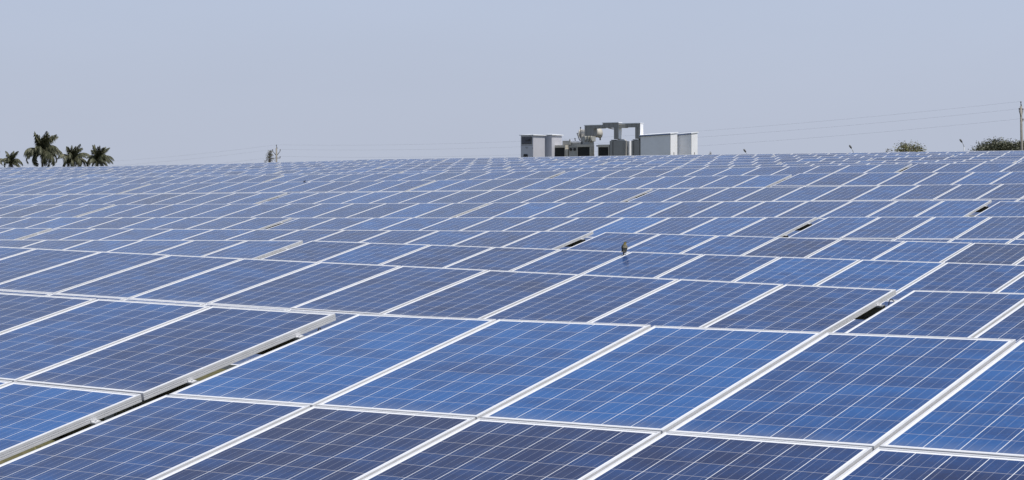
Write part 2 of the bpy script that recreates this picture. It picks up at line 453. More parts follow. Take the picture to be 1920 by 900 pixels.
rnd = random.Random(7)
ORD = ['first', 'second', 'third', 'fourth', 'fifth', 'sixth', 'seventh', 'eighth', 'ninth', 'tenth', 'eleventh', 'twelfth', 'thirteenth', 'fourteenth', 'fifteenth', 'sixteenth']
special = {}                                                # tones seen on the nearest tables: (row, table in row, column, 0 upper / 1 lower)
for c, (a, b) in enumerate([(.86, .42), (.80, .12), (.84, .08), (.68, .18), (.80, .30)]): special[(1, 1, c, 0)] = a; special[(1, 1, c, 1)] = b
for c, (a, b) in {11: (.34, .84), 10: (.58, .80), 9: (.36, .6), 8: (.45, .5)}.items(): special[(1, 0, c, 0)] = a; special[(1, 0, c, 1)] = b
for c, a in {11: .40, 10: .55, 9: .40, 8: .30, 7: .38, 6: .36, 5: .52, 4: .42, 3: .45, 2: .40}.items(): special[(2, 0, c, 0)] = a
for c, a in {0: .46, 1: .30}.items(): special[(2, 1, c, 0)] = a
count = {}
for t in TABLES: count[t[0]] = count.get(t[0], 0) + 1
TABMAT = {}
idx = {}
for k, x, y, z, s, wz, t in TABLES:
    j = idx.get(k, 0); idx[k] = j + 1
    u = Vector((math.cos(s) * math.cos(wz), math.cos(s) * math.sin(wz), math.sin(s)))
    v = Vector((-math.sin(wz) * math.cos(t), math.cos(wz) * math.cos(t), math.sin(t))); v = (v - u * v.dot(u)).normalized()
    n = u.cross(v)
    W = Matrix((u, v, n)).transposed().to_4x4(); W.translation = (x, y, z + Z0)
    TABMAT[(k, j)] = W
    mid = W @ Vector((TW / 2, -TL / 2, 0)); base = Vector((mid.x, mid.y, ground_z(mid.x, mid.y)))
    root = empty('solar_table', base, wz)
    inv = (Matrix.Translation(base) @ Matrix.Rotation(wz, 4, 'Z')).inverted()
    nrow = count[k]
    if k == 1: lab = ('blue solar table in the nearest row, left of the open gap, silver frame side showing' if j == 0
                      else 'blue solar table filling the foreground right of the open gap')
    elif nrow == 2: lab = 'solar table in the %s row from the front, the %s of the two there' % (ORD[k - 1], 'left' if j == 0 else 'right')
    elif j == 0: lab = 'blue solar table at the left end of the %s row from the front' % ORD[k - 1]
    elif j == nrow - 1: lab = 'blue solar table at the right end of the %s row from the front' % ORD[k - 1]
    else: lab = 'blue solar table, %s from the left in the %s row from the front' % (ORD[j], ORD[k - 1])
    tag(root, lab, 'solar table', 'tilted solar tables set out in rows across the field')
    near = k <= 7
    for low in (0, 1):
        for c in range(12):
            # fitters never line panels up perfectly
            jit = Matrix.Translation((rnd.uniform(-.0015, .0015), rnd.uniform(-.002, .002), rnd.uniform(-.0012, .0012))) @ Matrix.Rotation(rnd.gauss(0, .0012), 4, 'X') @ Matrix.Rotation(rnd.gauss(0, .0010), 4, 'Y')
            L = W @ Matrix.Translation((c * PITCH, -low * (PL + GAPY), 0)) @ jit
            p = new('solar_panel', GLASS if near else WHOLE, root, inv @ L)
            tone = special.get((k, j, c, low))
            if tone is None:
                tone = min(.9, max(.12, rnd.gauss(.46, .13)))
            grey = 0.0 if (k, j, c, low) in special else max(0, rnd.gauss(-.15, .42))
            p.color = (tone, min(.9, grey), 0, 1)
            if near:
                new('panel_frame', FRAME, p)
                if k <= 2: new('junction_box', JBOX, p)
    for V in PUR_V: new('purlin', PURLIN, root, inv @ W @ Matrix.Translation((0, V, 0)))
    for X in (1.25, 4.49, 7.73, 10.97):
        new('rafter', RAFTER, root, inv @ W @ Matrix.Translation((X, 0, 0)))
        for V in (-.75, -2.60):
            top = W @ Vector((X, V, -.255)); gz = ground_z(top.x, top.y) - .05
            new('post', POST, root, inv @ Matrix.Translation(top) @ Matrix.Diagonal((1, 1, top.z - gz, 1)))
    if k <= 6:
        for V in PUR_V:
            new('end_clamp', CLAMP, root, inv @ W @ Matrix.Translation((TW, V, 0)))
            new('end_clamp', CLAMP, root, inv @ W @ Matrix.Translation((0, V, 0)) @ Matrix.Rotation(math.pi, 4, 'Z'))

# sticker on the side of the nearest left table's frame
W = TABMAT[(1, 0)]
st = MB(); L = W @ Vector((TW + .0006, -PL - GAPY - .86, -.010))
for a, b, c, d in ((0, .05, -.0045, -.004), (0, .05, .0035, .004), (0, .0006, -.004, .0035), (.0494, .05, -.004, .0035), (.012, .03, -.001, .0006)):
    st.box(0, .0006, -b, -a, c, d)

# cable loops arching through the gaps between neighbouring tables
def cable(loc, W, label, rad=.036):
    root_pts = []
    for i in range(15):
        a = math.pi * (i / 14)
        root_pts.append(W @ Vector((loc[0] - rad * math.cos(a) , loc[1] + .02 * math.cos(a), loc[2] + rad * 1.15 * math.sin(a))))
    first, last = root_pts[0], root_pts[-1]
    pts = [W @ Vector((loc[0] - rad - .30, loc[1] + .02, loc[2] - .055)), W @ Vector((loc[0] - rad - .02, loc[1] + .02, loc[2] - .05))] + root_pts + \
          [W @ Vector((loc[0] + rad + .02, loc[1] - .02, loc[2] - .05)), W @ Vector((loc[0] + rad + .30, loc[1] - .02, loc[2] - .055))]
    mb = MB(); mb.tube(pts, .0035, 8)
    o = mb.build('cable', M_CABLE, None, True)
    tag(o, label, 'cable', 'cables looping across the gaps between tables')
cable((TW + .085, -.27, -.055), TABMAT[(2, 0)], 'black cable looping up in the gap of the second row')
cable((TW + .085, -.25, -.057), TABMAT[(1, 0)], 'black cable looping up in the gap of the nearest row')

# ------------------------------------------------------------------ inverter and transformer station beyond the field
def gz(x, y): return ground_z(x, y)
def louvres(mb, x0, x1, y, z0, z1, n, mi):
    for i in range(n):
        a = z0 + (z1 - z0) * i / n
        mb.face([(x0, y, a + (z1 - z0) / n * .9), (x1, y, a + (z1 - z0) / n * .9), (x1, y - .025, a), (x0, y - .025, a)], mi)

def kiosk(x0, x1, y0, y1, top, label, window):
    g = gz((x0 + x1) / 2, y0) - .05; root = empty('service_kiosk', ((x0 + x1) / 2, (y0 + y1) / 2, g)); o = root.location
    R = Matrix.Translation(-o)
    tag(root, label, 'kiosk', 'pale kiosks at the left of the transformer station')
    mb = MB(); mb.box(x0, x1, y0, y1, g, top - .10, bev=.012)
    mb.build('body', M_KIOSK, root, M=R)
    mb = MB(); e = .07                                            # shallow hipped cap
    cx, cy = (x0 + x1) / 2, (y0 + y1) / 2
    b = [(x0 - e, y0 - e), (x1 + e, y0 - e), (x1 + e, y1 + e), (x0 - e, y1 + e)]
    lo = [(p[0], p[1], top - .10) for p in b]; hi = [(p[0], p[1], top - .05) for p in b]
    rg = [(cx, y0 + .25, top - .01), (cx, y1 - .25, top - .01)]
    mb.face(lo[::-1])
    for i in range(4): mb.face([lo[i], lo[(i + 1) % 4], hi[(i + 1) % 4], hi[i]])
    mb.face([hi[0], hi[1], rg[0]]); mb.face([hi[1], hi[2], rg[1], rg[0]]); mb.face([hi[2], hi[3], rg[1]]); mb.face([hi[3], hi[0], rg[0], rg[1]])
    mb.build('roof', M_ROOF, root, M=R)
    if window:
        wdt = x1 - x0
        mb = MB(); mb.box(x0 + .08, x1 - .08, y0 - .03, y0 - .001, top - .66, top - .18, bev=.02); f = mb.build('window', M_DARKP, root, M=R)
        mb = MB(); mb.box(x0 + .13, x1 - .13, y0 - .036, y0 - .031, top - .62, top - .22); mb.build('pane', M_GLASSY, f)
        mb = MB(); mb.box(x0 + .40, x1 - .20, y0 - .042, y0 - .037, top - .47, top - .40); mb.box(x1 - .34, x1 - .19, y0 - .043, y0 - .0375, top - .46, top - .33); mb.build('display', M_BLACK, f)
        mb = MB(); mb.box(x0 + .02, x1 - .02, y0 - .012, y0 - .002, top - .735, top - .722); mb.build('door_edge', M_DARKP, root, M=R)
        mb = MB(); mb.box(x0 + .36, x0 + .56, y0 - .012, y0 - .002, top - .86, top - .83); mb.box(x0 + .43, x0 + .54, y0 - .012, y0 - .002, top - .94, top - .925); mb.build('name_plate', M_DARKP, root, M=R)
        mb = MB(); mb.box(x0 + .24, x0 + .54, y0 - .03, y0 - .002, top - 1.62, top - 1.28, bev=.03); mb.build('vent', M_BLACK, root, M=R)
        mb = MB()
        for hz in (.95, 1.5): mb.box(x1 - .035, x1 - .005, y0 - .03, y0 - .002, top - hz, top - hz + .08)
        mb.build('hinge', M_DARKP, root, M=R)
    return root
M_KIOSK = paint('pale_kiosk_enamel', (.54, .54, .59), .45, 0, .05, 1.2)
kiosk(-74.16, -73.20, 107.0, 108.34, 5.58, 'pale kiosk with dark window, leftmost at the transformer station', True)
kiosk(-73.44, -72.86, 108.62, 109.80, 5.62, 'narrow pale kiosk right behind the windowed kiosk', False)

M_TRIM = paint('blue_trim', (.10, .17, .36), .4, 0, .08, 3)
def shed(x0, x1, y0, y1, zl, zr, label):
    g = gz(x0, y0) - .05; root = empty('equipment_shelter', ((x0 + x1) / 2, (y0 + y1) / 2, g)); R = Matrix.Translation(-root.location)
    tag(root, label, 'shelter', 'white shelters at the right of the transformer station')
    mb = MB(); A = [(x0, y0), (x1, y0), (x1, y1), (x0, y1)]; H = [zl - .09, zr - .09, zr - .02, zl - .02]
    for i in range(4):
        j = (i + 1) % 4; mb.face([(*A[i], g), (*A[j], g), (*A[j], H[j]), (*A[i], H[i])])
    mb.build('wall', M_WHITE, root, M=R)
    e = .06; B = [(x0 - e, y0 - e), (x1 + e * .6, y0 - e), (x1 + e * .6, y1 + e), (x0 - e, y1 + e)]; T = [zl - .085, zr - .085, zr + .0, zl + .0]
    mb = MB(); mb.face([(*B[i], T[i]) for i in (3, 2, 1, 0)]); mb.face([(*B[i], T[i] + .06) for i in range(4)])
    for i in range(4):
        j = (i + 1) % 4; mb.face([(*B[i], T[i]), (*B[j], T[j]), (*B[j], T[j] + .06), (*B[i], T[i] + .06)])
    rf = mb.build('roof', M_ROOF, root, M=R)
    mb = MB(); f0, f1 = (x0 - e, y0 - e - .004), (x1 + e * .6, y0 - e - .004)
    mb.face([(*f0, T[0] - .03), (*f1, T[1] - .03), (*f1, T[1] + .025), (*f0, T[0] + .025)]); mb.face([(f0[0], f0[1] + .003, T[0] - .03), (f0[0], f0[1] + .003, T[0] + .025), (f1[0], f1[1] + .003, T[1] + .025), (f1[0], f1[1] + .003, T[1] - .03)])
    mb.build('fascia', M_TRIM, rf)
    mb = MB(); mb.box(x1 - .012, x1 + .004, y0 - .004, y0 + .012, g, zr - .1); mb.box(x0 - .004, x0 + .012, y0 - .004, y0 + .012, g, zl - .1); mb.build('corner_post', M_GREYP, root, M=R)
    mb = MB(); yy = (y0 + y1) / 2; mb.box(x1 + .002, x1 + .01, yy - .03, yy + .03, g + 1.55, g + 1.75); mb.build('door_handle', M_DARKP, root, M=R)
shed(-66.44, -64.27, 109.0, 109.85, 5.45, 5.54, 'wide white shelter beside the right bus duct')
shed(-64.36, -63.36, 110.0, 110.79, 5.50, 5.57, 'narrow white shelter, rightmost at the transformer station')

# transformer: tank, two radiator banks, conservator, bushings
g0 = gz(-71, 109.5) - .05
tr = empty('transformer', (-71.2, 109.8, g0)); R = Matrix.Translation(-tr.location)
tag(tr, 'grey oil transformer with radiators, conservator drum and small bushings', 'transformer')
mb = MB(); mb.box(-72.9, -70.95, 109.45, 110.3, g0, 4.80, bev=.02); mb.box(-72.95, -70.90, 109.4, 110.35, 4.80, 4.86); mb.build('tank', M_TRANS, tr, M=R)
def radiator(parent, x0, x1, y0, y1, zt, R):
    g = g0 + .25
    mb = MB(); mb.box(x0, x1, y0 + .02, y1, zt - .16, zt, bev=.01); mb.box(x0, x0 + .05, y0 + .02, y1, g, zt - .16); mb.box(x1 - .05, x1, y0 + .02, y1, g, zt - .16)
    mb.box(x0 + .05, x1 - .05, y1 - .03, y1, g, zt - .16)
    o = mb.build('radiator', M_CREAM, parent, M=R)
    mb = MB(); mb.box(x0 + .05, x1 - .05, y0 + .10, y1 - .035, g, zt - .165); n = int((x1 - x0 - .1) / .045)
    for i in range(n): xx = x0 + .07 + i * .045; mb.box(xx, xx + .012, y0 + .03, y0 + .099, g, zt - .17)
    mb.build('fins', M_MESH, o)
    return o
radiator(tr, -73.01, -72.05, 108.95, 109.35, 4.88, R)
radiator(tr, -71.13, -70.11, 108.90, 109.39, 4.90, R)
mb = MB(); mb.box(-72.53, -71.95, 109.36, 109.44, 4.90, 5.17, bev=.01); mb.box(-72.53, -71.2, 109.5, 110.2, 4.87, 5.02, bev=.02); mb.build('relay_box', M_TRANS, tr, M=R)
mb = MB(); mb.box(-72.35, -71.2, 109.45, 110.2, 5.025, 5.16, bev=.03); mb.build('cover', M_WHITE, tr, M=R)
mb = MB(); mb.box(-71.78, -71.17, 108.98, 109.36, g0 + .1, 4.74, bev=.01); mb.box(-71.82, -71.13, 108.94, 109.37, 4.745, 4.79)
gb = mb.build('gauge_box', M_TRANS, tr, M=R)
for xx in (-71.62, -71.33):
    mb = MB(); mb.tube([(xx, 108.975, 4.60), (xx, 108.93, 4.60)], .095, 16); mb.build('gauge', M_BLACK, gb)
mb = MB(); mb.box(-72.02, -71.84, 108.96, 109.3, g0 + .2, 4.62); mb.build('side_box', M_CREAM, tr, M=R)
mb = MB(); mb.box(-71.15, -70.35, 109.5, 109.95, 5.10, 5.42, bev=.02); mb.box(-71.08, -70.55, 109.52, 109.93, 4.70, 5.10); mb.build('turret', M_TRANS, tr, M=R)
mb = MB()
for xx in (-70.85, -70.62, -70.42): mb.tube([(xx, 109.52, 5.12), (xx, 109.48, 5.20), (xx, 109.48, 5.38), (xx, 109.52, 5.46)], .075, 10)
mb.build('pipe', M_TRANS, tr, True, M=R)
mb = MB(); mb.tube([(-71.85, 110.5, 5.64), (-70.40, 110.5, 5.64)], .26, 24); mb.tube([(-70.44, 110.5, 5.64), (-70.37, 110.5, 5.64)], .31, 24); mb.tube([(-71.87, 110.5, 5.64), (-71.80, 110.5, 5.64)], .29, 24)
mb.build('conservator', M_CREAM, tr, True, M=R)
mb = MB()
for xx in (-71.7, -70.95): mb.box(xx - .04, xx + .04, 110.36, 110.6, g0, 5.42)
mb.build('conservator_stand', M_TRANS, tr, M=R)
mb = MB(); mb.tube([(-69.80, 109.6, 5.17), (-69.80, 109.6, 5.33)], .045, 10); mb.tube([(-69.80, 109.6, 5.33), (-69.9, 110.0, 5.42), (-70.4, 110.35, 5.55)], .012, 6); mb.build('breather', M_BLACK, tr, M=R)
for xx, ztp, lean in ((-71.42, 5.98, -.0), (-71.50, 5.60, -.17), (-71.40, 5.50, -.05), (-71.85, 5.27, 0), (-72.25, 5.20, 0)):
    mb = MB(); n = 9; base = Vector((xx + .05, 109.8, 5.10)); tip = Vector((xx + lean, 109.8, ztp))
    pts = [base.lerp(tip, i / n) for i in range(n + 1)]; rr = [(.05 if i % 2 else .028) * (1 - .4 * i / n) for i in range(n + 1)]
    mb.tube(pts, rr, 10); mb.tube([tip, tip + Vector((0, 0, .07))], .04, 8); mb.build('bushing', M_DARKP, tr, True, M=R)
mb = MB(); mb.box(-73.25, -69.6, 108.7, 111, g0 - .1, g0 + .12); mb.build('plinth', M_CONC, tr, M=R)

# second radiator unit standing apart, right of the transformer
r2 = empty('auxiliary_transformer', (-69.1, 109.3, g0)); R2 = Matrix.Translation(-r2.location)
tag(r2, 'low cream framed unit with dark fins between transformer and tall grey cabinet', 'transformer')
radiator(r2, -69.57, -68.74, 108.95, 109.5, 4.87, R2)
mb = MB(); mb.box(-69.55, -68.76, 109.505, 110.2, g0, 4.80, bev=.02); mb.build('tank', M_CREAM, r2, M=R2)
mb = MB(); mb.box(-69.86, -69.58, 109.2, 109.6, 4.76, 4.84, bev=.015); mb.build('bracket', M_DARKP, r2, M=R2)

# bus ducts: rectangular enclosures on cabinets
def duct_piece(mb, x0, x1, y0, y1, z0, z1): mb.box(x0, x1, y0, y1, z0, z1, bev=.008)
def bus_duct(name, label, pieces, lit_tops, R0):
    root = empty('bus_duct', R0); Rm = Matrix.Translation(-Vector(R0))
    tag(root, label, 'bus duct', 'grey bus ducts arching over the transformer station')
    mb = MB()
    for p in pieces: mb.box(*p, bev=.008)
    mb.build('enclosure', M_GREYP, root, M=Rm)
    for c in lit_tops:
        mb = MB(); mb.box(*c); mb.build('sunlit_top', M_ROOF, root, M=Rm)  # white sheet on top paints in the sunlit highlight of the duct
    x0, x1, y0, y1, z0, z1 = pieces[-1]                       # added white sheet paints sunlight onto the falling leg's east face
    mb = MB(); mb.box(x1 + .001, x1 + .012, y0 + .01, y1 - .01, z0 + .02, z1 + .24); mb.build('sunlit_side', M_WHITE, root, M=Rm)
    mb = MB()
    for c in pieces:
        for q in range(int((c[1] - c[0]) / .32)): xx = c[0] + .16 + q * .32; mb.box(xx - .006, xx + .006, y0 - .008, y0 - .001, c[4] + .02, c[5] - .02)
    mb.build('flange_joint', M_DARKP, root, M=Rm)
    return root, Rm
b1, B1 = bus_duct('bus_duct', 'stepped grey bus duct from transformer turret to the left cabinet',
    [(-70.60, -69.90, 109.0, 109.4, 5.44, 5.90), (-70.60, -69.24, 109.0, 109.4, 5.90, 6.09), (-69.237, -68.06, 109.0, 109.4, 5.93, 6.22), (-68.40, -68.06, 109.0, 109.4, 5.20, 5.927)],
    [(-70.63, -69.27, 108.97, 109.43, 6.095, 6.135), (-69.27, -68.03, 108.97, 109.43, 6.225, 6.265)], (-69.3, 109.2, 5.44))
mb = MB(); mb.tube([(-68.9, 109.15, 5.92), (-68.6, 109.15, 5.86), (-68.41, 109.15, 5.84)], .03, 6); mb.build('stay', M_CREAM, b1, M=B1)
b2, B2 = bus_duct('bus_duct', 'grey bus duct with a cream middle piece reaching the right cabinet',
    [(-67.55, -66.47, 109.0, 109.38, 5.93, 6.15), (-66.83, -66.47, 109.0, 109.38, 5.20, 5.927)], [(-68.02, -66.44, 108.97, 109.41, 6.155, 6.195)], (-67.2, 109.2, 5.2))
mb = MB(); mb.box(-68.03, -67.553, 109.03, 109.35, 5.90, 6.13, bev=.008); mb.build('joint_sleeve', M_CREAM, b2, M=B2)

def cabinet(x0, x1, xs, y0, y1, zt, label):
    g = gz(x0, y0) - .05; root = empty('switch_cabinet', ((x0 + x1) / 2, (y0 + y1) / 2, g)); Rm = Matrix.Translation(-root.location)
    tag(root, label, 'cabinet', 'grey switch cabinets under the bus ducts')
    mb = MB(); mb.box(x0, xs - .025, y0, y1, g, zt, bev=.01); mb.build('left_bay', M_GREYP, root, M=Rm)
    mb = MB(); mb.box(xs + .025, x1, y0, y1, g, zt + .01, bev=.01); mb.build('right_bay', M_GREYP, root, M=Rm)
    mb = MB(); mb.box(xs - .024, xs + .024, y0 + .04, y1 - .04, g, zt - .03); mb.build('cable_slot', M_DARKP, root, M=Rm)
    mb = MB(); mb.box(x0 + .08, xs + .18, y0 + .02, y1 - .02, zt + .011, zt + .07, bev=.01); mb.build('duct_flange', M_DARKP, root, M=Rm)
    mb = MB(); a, b = xs + .22, x1 - .04
    mb.v += [(a, y0 + .02, zt + .011), (b, y0 + .02, zt + .011), (b, y1 - .02, zt + .011), (a, y1 - .02, zt + .011), (a + .1, y0 + .1, zt + .10), (b - .1, y0 + .1, zt + .10), (b - .1, y1 - .1, zt + .10), (a + .1, y1 - .1, zt + .10)]
    for q in ((0, 1, 5, 4), (1, 2, 6, 5), (2, 3, 7, 6), (3, 0, 4, 7), (4, 5, 6, 7)): mb.f.append(q); mb.mi.append(0)
    mb.build('vent_hood', M_CREAM, root, M=Rm)
    return root, Rm
cabinet(-68.71, -67.72, -68.47, 109.0, 109.50, 5.10, 'tall dark grey cabinet under the left bus duct')
cabinet(-67.11, -66.51, -66.93, 109.0, 109.50, 5.10, 'narrow grey cabinet under the right bus duct, beside the wide shelter')
g = gz(-67.8, 109) - .05; wc = empty('panel_board', (-67.84, 109.7, g)); Rm = Matrix.Translation(-wc.location)
tag(wc, 'cream panel board with small round window and dark door between two grey cabinets', 'panel board')
mb = MB(); mb.box(-68.10, -67.58, 109.55, 109.9, g, 5.09, bev=.01); mb.build('body', M_WHITE, wc, M=Rm)
mb = MB(); mb.box(-68.03, -67.93, 109.53, 109.548, 4.85, 5.02, bev=.008); mb.build('window', M_GLASSY, wc, M=Rm)
mb = MB(); mb.box(-67.93, -67.71, 109.53, 109.548, 3.9, 4.75, bev=.008); mb.build('door', M_GLASSY, wc, M=Rm)

# ------------------------------------------------------------------ birds
def skin(name, verts, edges, radii, mat, parent=None, M=None, sub=2):
    me = bpy.data.meshes.new('tmp'); me.from_pydata(verts, edges, [])
    o = bpy.data.objects.new('tmp', me); C.objects.link(o)
    sk = o.modifiers.new('s', 'SKIN'); ss = o.modifiers.new('b', 'SUBSURF'); ss.levels = sub; ss.render_levels = sub
    for i, r in enumerate(radii):
        d = me.skin_vertices[0].data[i]; d.radius = (r, r) if not isinstance(r, tuple) else r; d.use_root = (i == 0)
    dg = bpy.context.evaluated_depsgraph_get()
    m2 = bpy.data.meshes.new_from_object(o.evaluated_get(dg)); m2.name = name
    bpy.data.objects.remove(o); m2.materials.clear(); m2.materials.append(mat)
    m2.polygons.foreach_set('use_smooth', [True] * len(m2.polygons))
    return new(name, m2, parent, M)

def bird_material():
    g = NG('bird_plumage'); tc = g.n('ShaderNodeTexCoord'); sp = g.n('ShaderNodeSeparateXYZ'); g.link(tc.outputs['Object'], sp.inputs[0])
    nz = g.noise(tc.outputs['Object'], 90, 4, .7)
    z = g.math('ADD', sp.outputs[2], g.math('MULTIPLY', g.math('SUBTRACT', nz, .5), .018))
    col = g.ramp(g.math('DIVIDE', z, .18), [(0.0, (.03, .03, .03)), (.22, (.05, .048, .04)), (.34, (.15, .14, .10)), (.66, (.19, .17, .11)), (.72, (.26, .20, .05)), (.80, (.24, .19, .05)), (.86, (.04, .04, .05)), (1, (.025, .03, .05))])
    # shade painted into the plumage on the left, away from the sun
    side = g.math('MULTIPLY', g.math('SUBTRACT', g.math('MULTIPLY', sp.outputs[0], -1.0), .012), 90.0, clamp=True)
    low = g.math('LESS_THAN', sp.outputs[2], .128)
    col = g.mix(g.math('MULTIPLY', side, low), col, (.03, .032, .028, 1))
    g.link(col, g.b.inputs['Base Color']); g.b.inputs['Roughness'].default_value = .8
    return g.m
M_BIRD = bird_material()
W = TABMAT[(3, 1)]
foot = W @ Vector((5 * PITCH - .015 + .012, -.165, 0))
bird = empty('bird', foot, math.radians(34))
tag(bird, 'small olive brown bird with dark cap perched upright on a panel frame', 'bird')
body_v = [(-.004, 0, .062), (.000, 0, .088), (.002, 0, .112), (.004, 0, .132), (.009, 0, .150), (-.007, .004, .036), (-.008, .010, .012), (-.008, .016, -.006), (.021, -.003, .149), (.034, -.005, .1445)]
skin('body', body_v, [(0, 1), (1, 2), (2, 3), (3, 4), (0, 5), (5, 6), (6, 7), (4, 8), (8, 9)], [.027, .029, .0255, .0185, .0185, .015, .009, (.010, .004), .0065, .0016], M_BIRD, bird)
for s in (-1, 1):
    mb = MB(); x = s * .024
    ring = [(x * .8, .010, .122, .006), (x * 1.08, .006, .100, .012), (x * 1.05, .012, .075, .012), (x * .8, .018, .048, .009), (x * .55, .024, .024, .004)]
    mb.tube([(a, b, c) for a, b, c, _ in ring], [q[3] for q in ring], 8); mb.build('wing', M_BLACK if s < 0 else M_BIRD, bird, True)  # left wing coloured black to paint in its shaded side
    mb = MB(); mb.tube([(.003 + s * .008, -.002, .045), (.004 + s * .009, -.004, .02), (.004 + s * .009, -.004, .004)], .0018, 6)
    for t in (-.5, 0, .5): mb.tube([(.004 + s * .009, -.004, .003), (.004 + s * .009 + math.sin(t) * .012, -.004 - math.cos(t) * .012, .0015)], .0013, 5)
    mb.tube([(.004 + s * .009, -.004, .003), (.004 + s * .009, .008, .0015)], .0013, 5)
    mb.build('leg', M_BLACK, bird)
    mb = MB(); mb.tube([(.016, -.004 + s * .0150, .1545), (.0165, -.004 + s * .0175, .1545)], .0026, 8); mb.build('eye', M_BLACK, bird)

W = TABMAT[(8, 1)]
q = W.inverted() @ Vector((-43.75, 50.7, 2.34))
base = W @ Vector((q.x, -.006, 0))
b = empty('bird', base, .2); b.scale = (1, 1, .8)
tag(b, 'tiny dark bird crouching on a top frame edge far left of the transformer station', 'bird')
skin('body', [(0, 0, .022), (.022, 0, .024), (.042, 0, .034), (.056, 0, .036), (.066, 0, .034), (-.024, 0, .020), (-.056, 0, .018)], [(0, 1), (1, 2), (2, 3), (3, 4), (0, 5), (5, 6)],
     [.020, .018, .012, .010, .002, .014, (.006, .003)], M_BLACK, b)
mb = MB()
for s in (-1, 1): mb.tube([(.004, s * .007, .012), (.006, s * .007, .0)], .0018, 5)
mb.build('leg', M_BLACK, b)

# ------------------------------------------------------------------ trees
def palm(loc, top, rad, seed, label, nf=22, skirt=6):
    rn = random.Random(seed); base = Vector((loc[0], loc[1], ground_z(*loc))); h = top - base.z
    root = empty('palm_tree', base); tag(root, label, 'palm tree', 'coconut palms beyond the left end of the field')
    mb = MB(); pts = [(.25 * math.sin(i * .4) * i / 8 * rad * .2, 0, h * i / 8) for i in range(9)]
    mb.tube(pts, [.24 - .012 * i for i in range(9)], 10); mb.build('trunk', M_BARK, root, True)
    mb = MB(); hub = Vector(pts[-1])
    for i in range(nf + skirt):
        az = i * 2.399 + rn.uniform(-.3, .3)
        if i < nf: up_ = i < nf * .42; el = math.radians(rn.uniform(66, 86) if up_ else rn.uniform(0, 58)); L = rad * (rn.uniform(.85, 1.12) if up_ else rn.uniform(.95, 1.3)); droop = rn.uniform(.25, .75) if up_ else rn.uniform(1.1, 1.7)
        else: el = math.radians(rn.uniform(-25, 5)); L = rad * rn.uniform(.85, 1.05); droop = 1.5
        d = Vector((math.cos(az), math.sin(az), 0)); side = Vector((-d.y, d.x, 0))
        p = hub.copy(); seg = 16; prev = None; rach = []
        a = el
        for k in range(seg + 1):
            rach.append((p.copy(), a))
            p = p + r_ * (L * .012 * k / seg)
            p = p + (d * math.cos(a) + Vector((0, 0, 1)) * math.sin(a)) * (L / seg)
            a -= droop * (1.9 / seg) * (.35 + 1.3 * k / seg)
        mb.tube([q for q, _ in rach[::2]], [.035 * rad / 3 * (1 - .8 * k / 8) + .006 for k in range(9)], 4, 0, False)
        for k in range(1, seg * 4):
            t = k / (seg * 4); kk = t * seg; i0 = int(kk); q0, a0 = rach[i0]; q1 = rach[min(i0 + 1, seg)][0]; c = q0.lerp(q1, kk - i0)
            up = -d * math.sin(a0) + Vector((0, 0, 1)) * math.cos(a0); tang = d * math.cos(a0) + Vector((0, 0, 1)) * math.sin(a0)
            ll = L * .33 * math.sin(math.pi * min(1, .12 + .86 * t)) ** .6 * rn.uniform(.75, 1.1)
            for s in (-1, 1):
                if rn.random() < .06: continue
                dr = (side * s * rn.uniform(.35, .7) + tang * .40 - Vector((0, 0, 1)) * rn.uniform(.6, 1.4)).normalized()
                e = c + dr * ll; m2 = c + dr * ll * .5 + up * .04; w2 = tang * (L * .011 + .012)
                mb.face([c - w2 * .6, c + w2 * .6, m2 + w2, m2 - w2]); mb.face([m2 - w2, m2 + w2, e])
    for i in range(7):                                            # nuts
        a = i * .9; q = hub + Vector((math.cos(a) * .28, math.sin(a) * .28, -.25 - .1 * (i % 2))); mb.tube([q + Vector((0, 0, .13)), q, q - Vector((0, 0, .13))], [.03, .13, .03], 6)
    mb.build('crown', M_PALM, root)
palm((-297.1, 267.8), 9.4, 4.1, 3, 'tallest palm with full drooping crown standing above the other palms', 34, 16)
palm((-300.9, 263.6), 7.3, 2.6, 5, 'small upright palm left of the tallest palm', 16, 2)
palm((-303.3, 260.9), 7.2, 2.6, 8, 'palm cut by the left edge of the picture', 16, 2)
palm((-293.2, 272.1), 7.9, 3.2, 11, 'palm between the tallest palm and the rightmost palm', 26, 6)
palm((-290.0, 275.5), 7.75, 3.1, 14, 'rightmost palm of the group, just right of its twin', 26, 6)

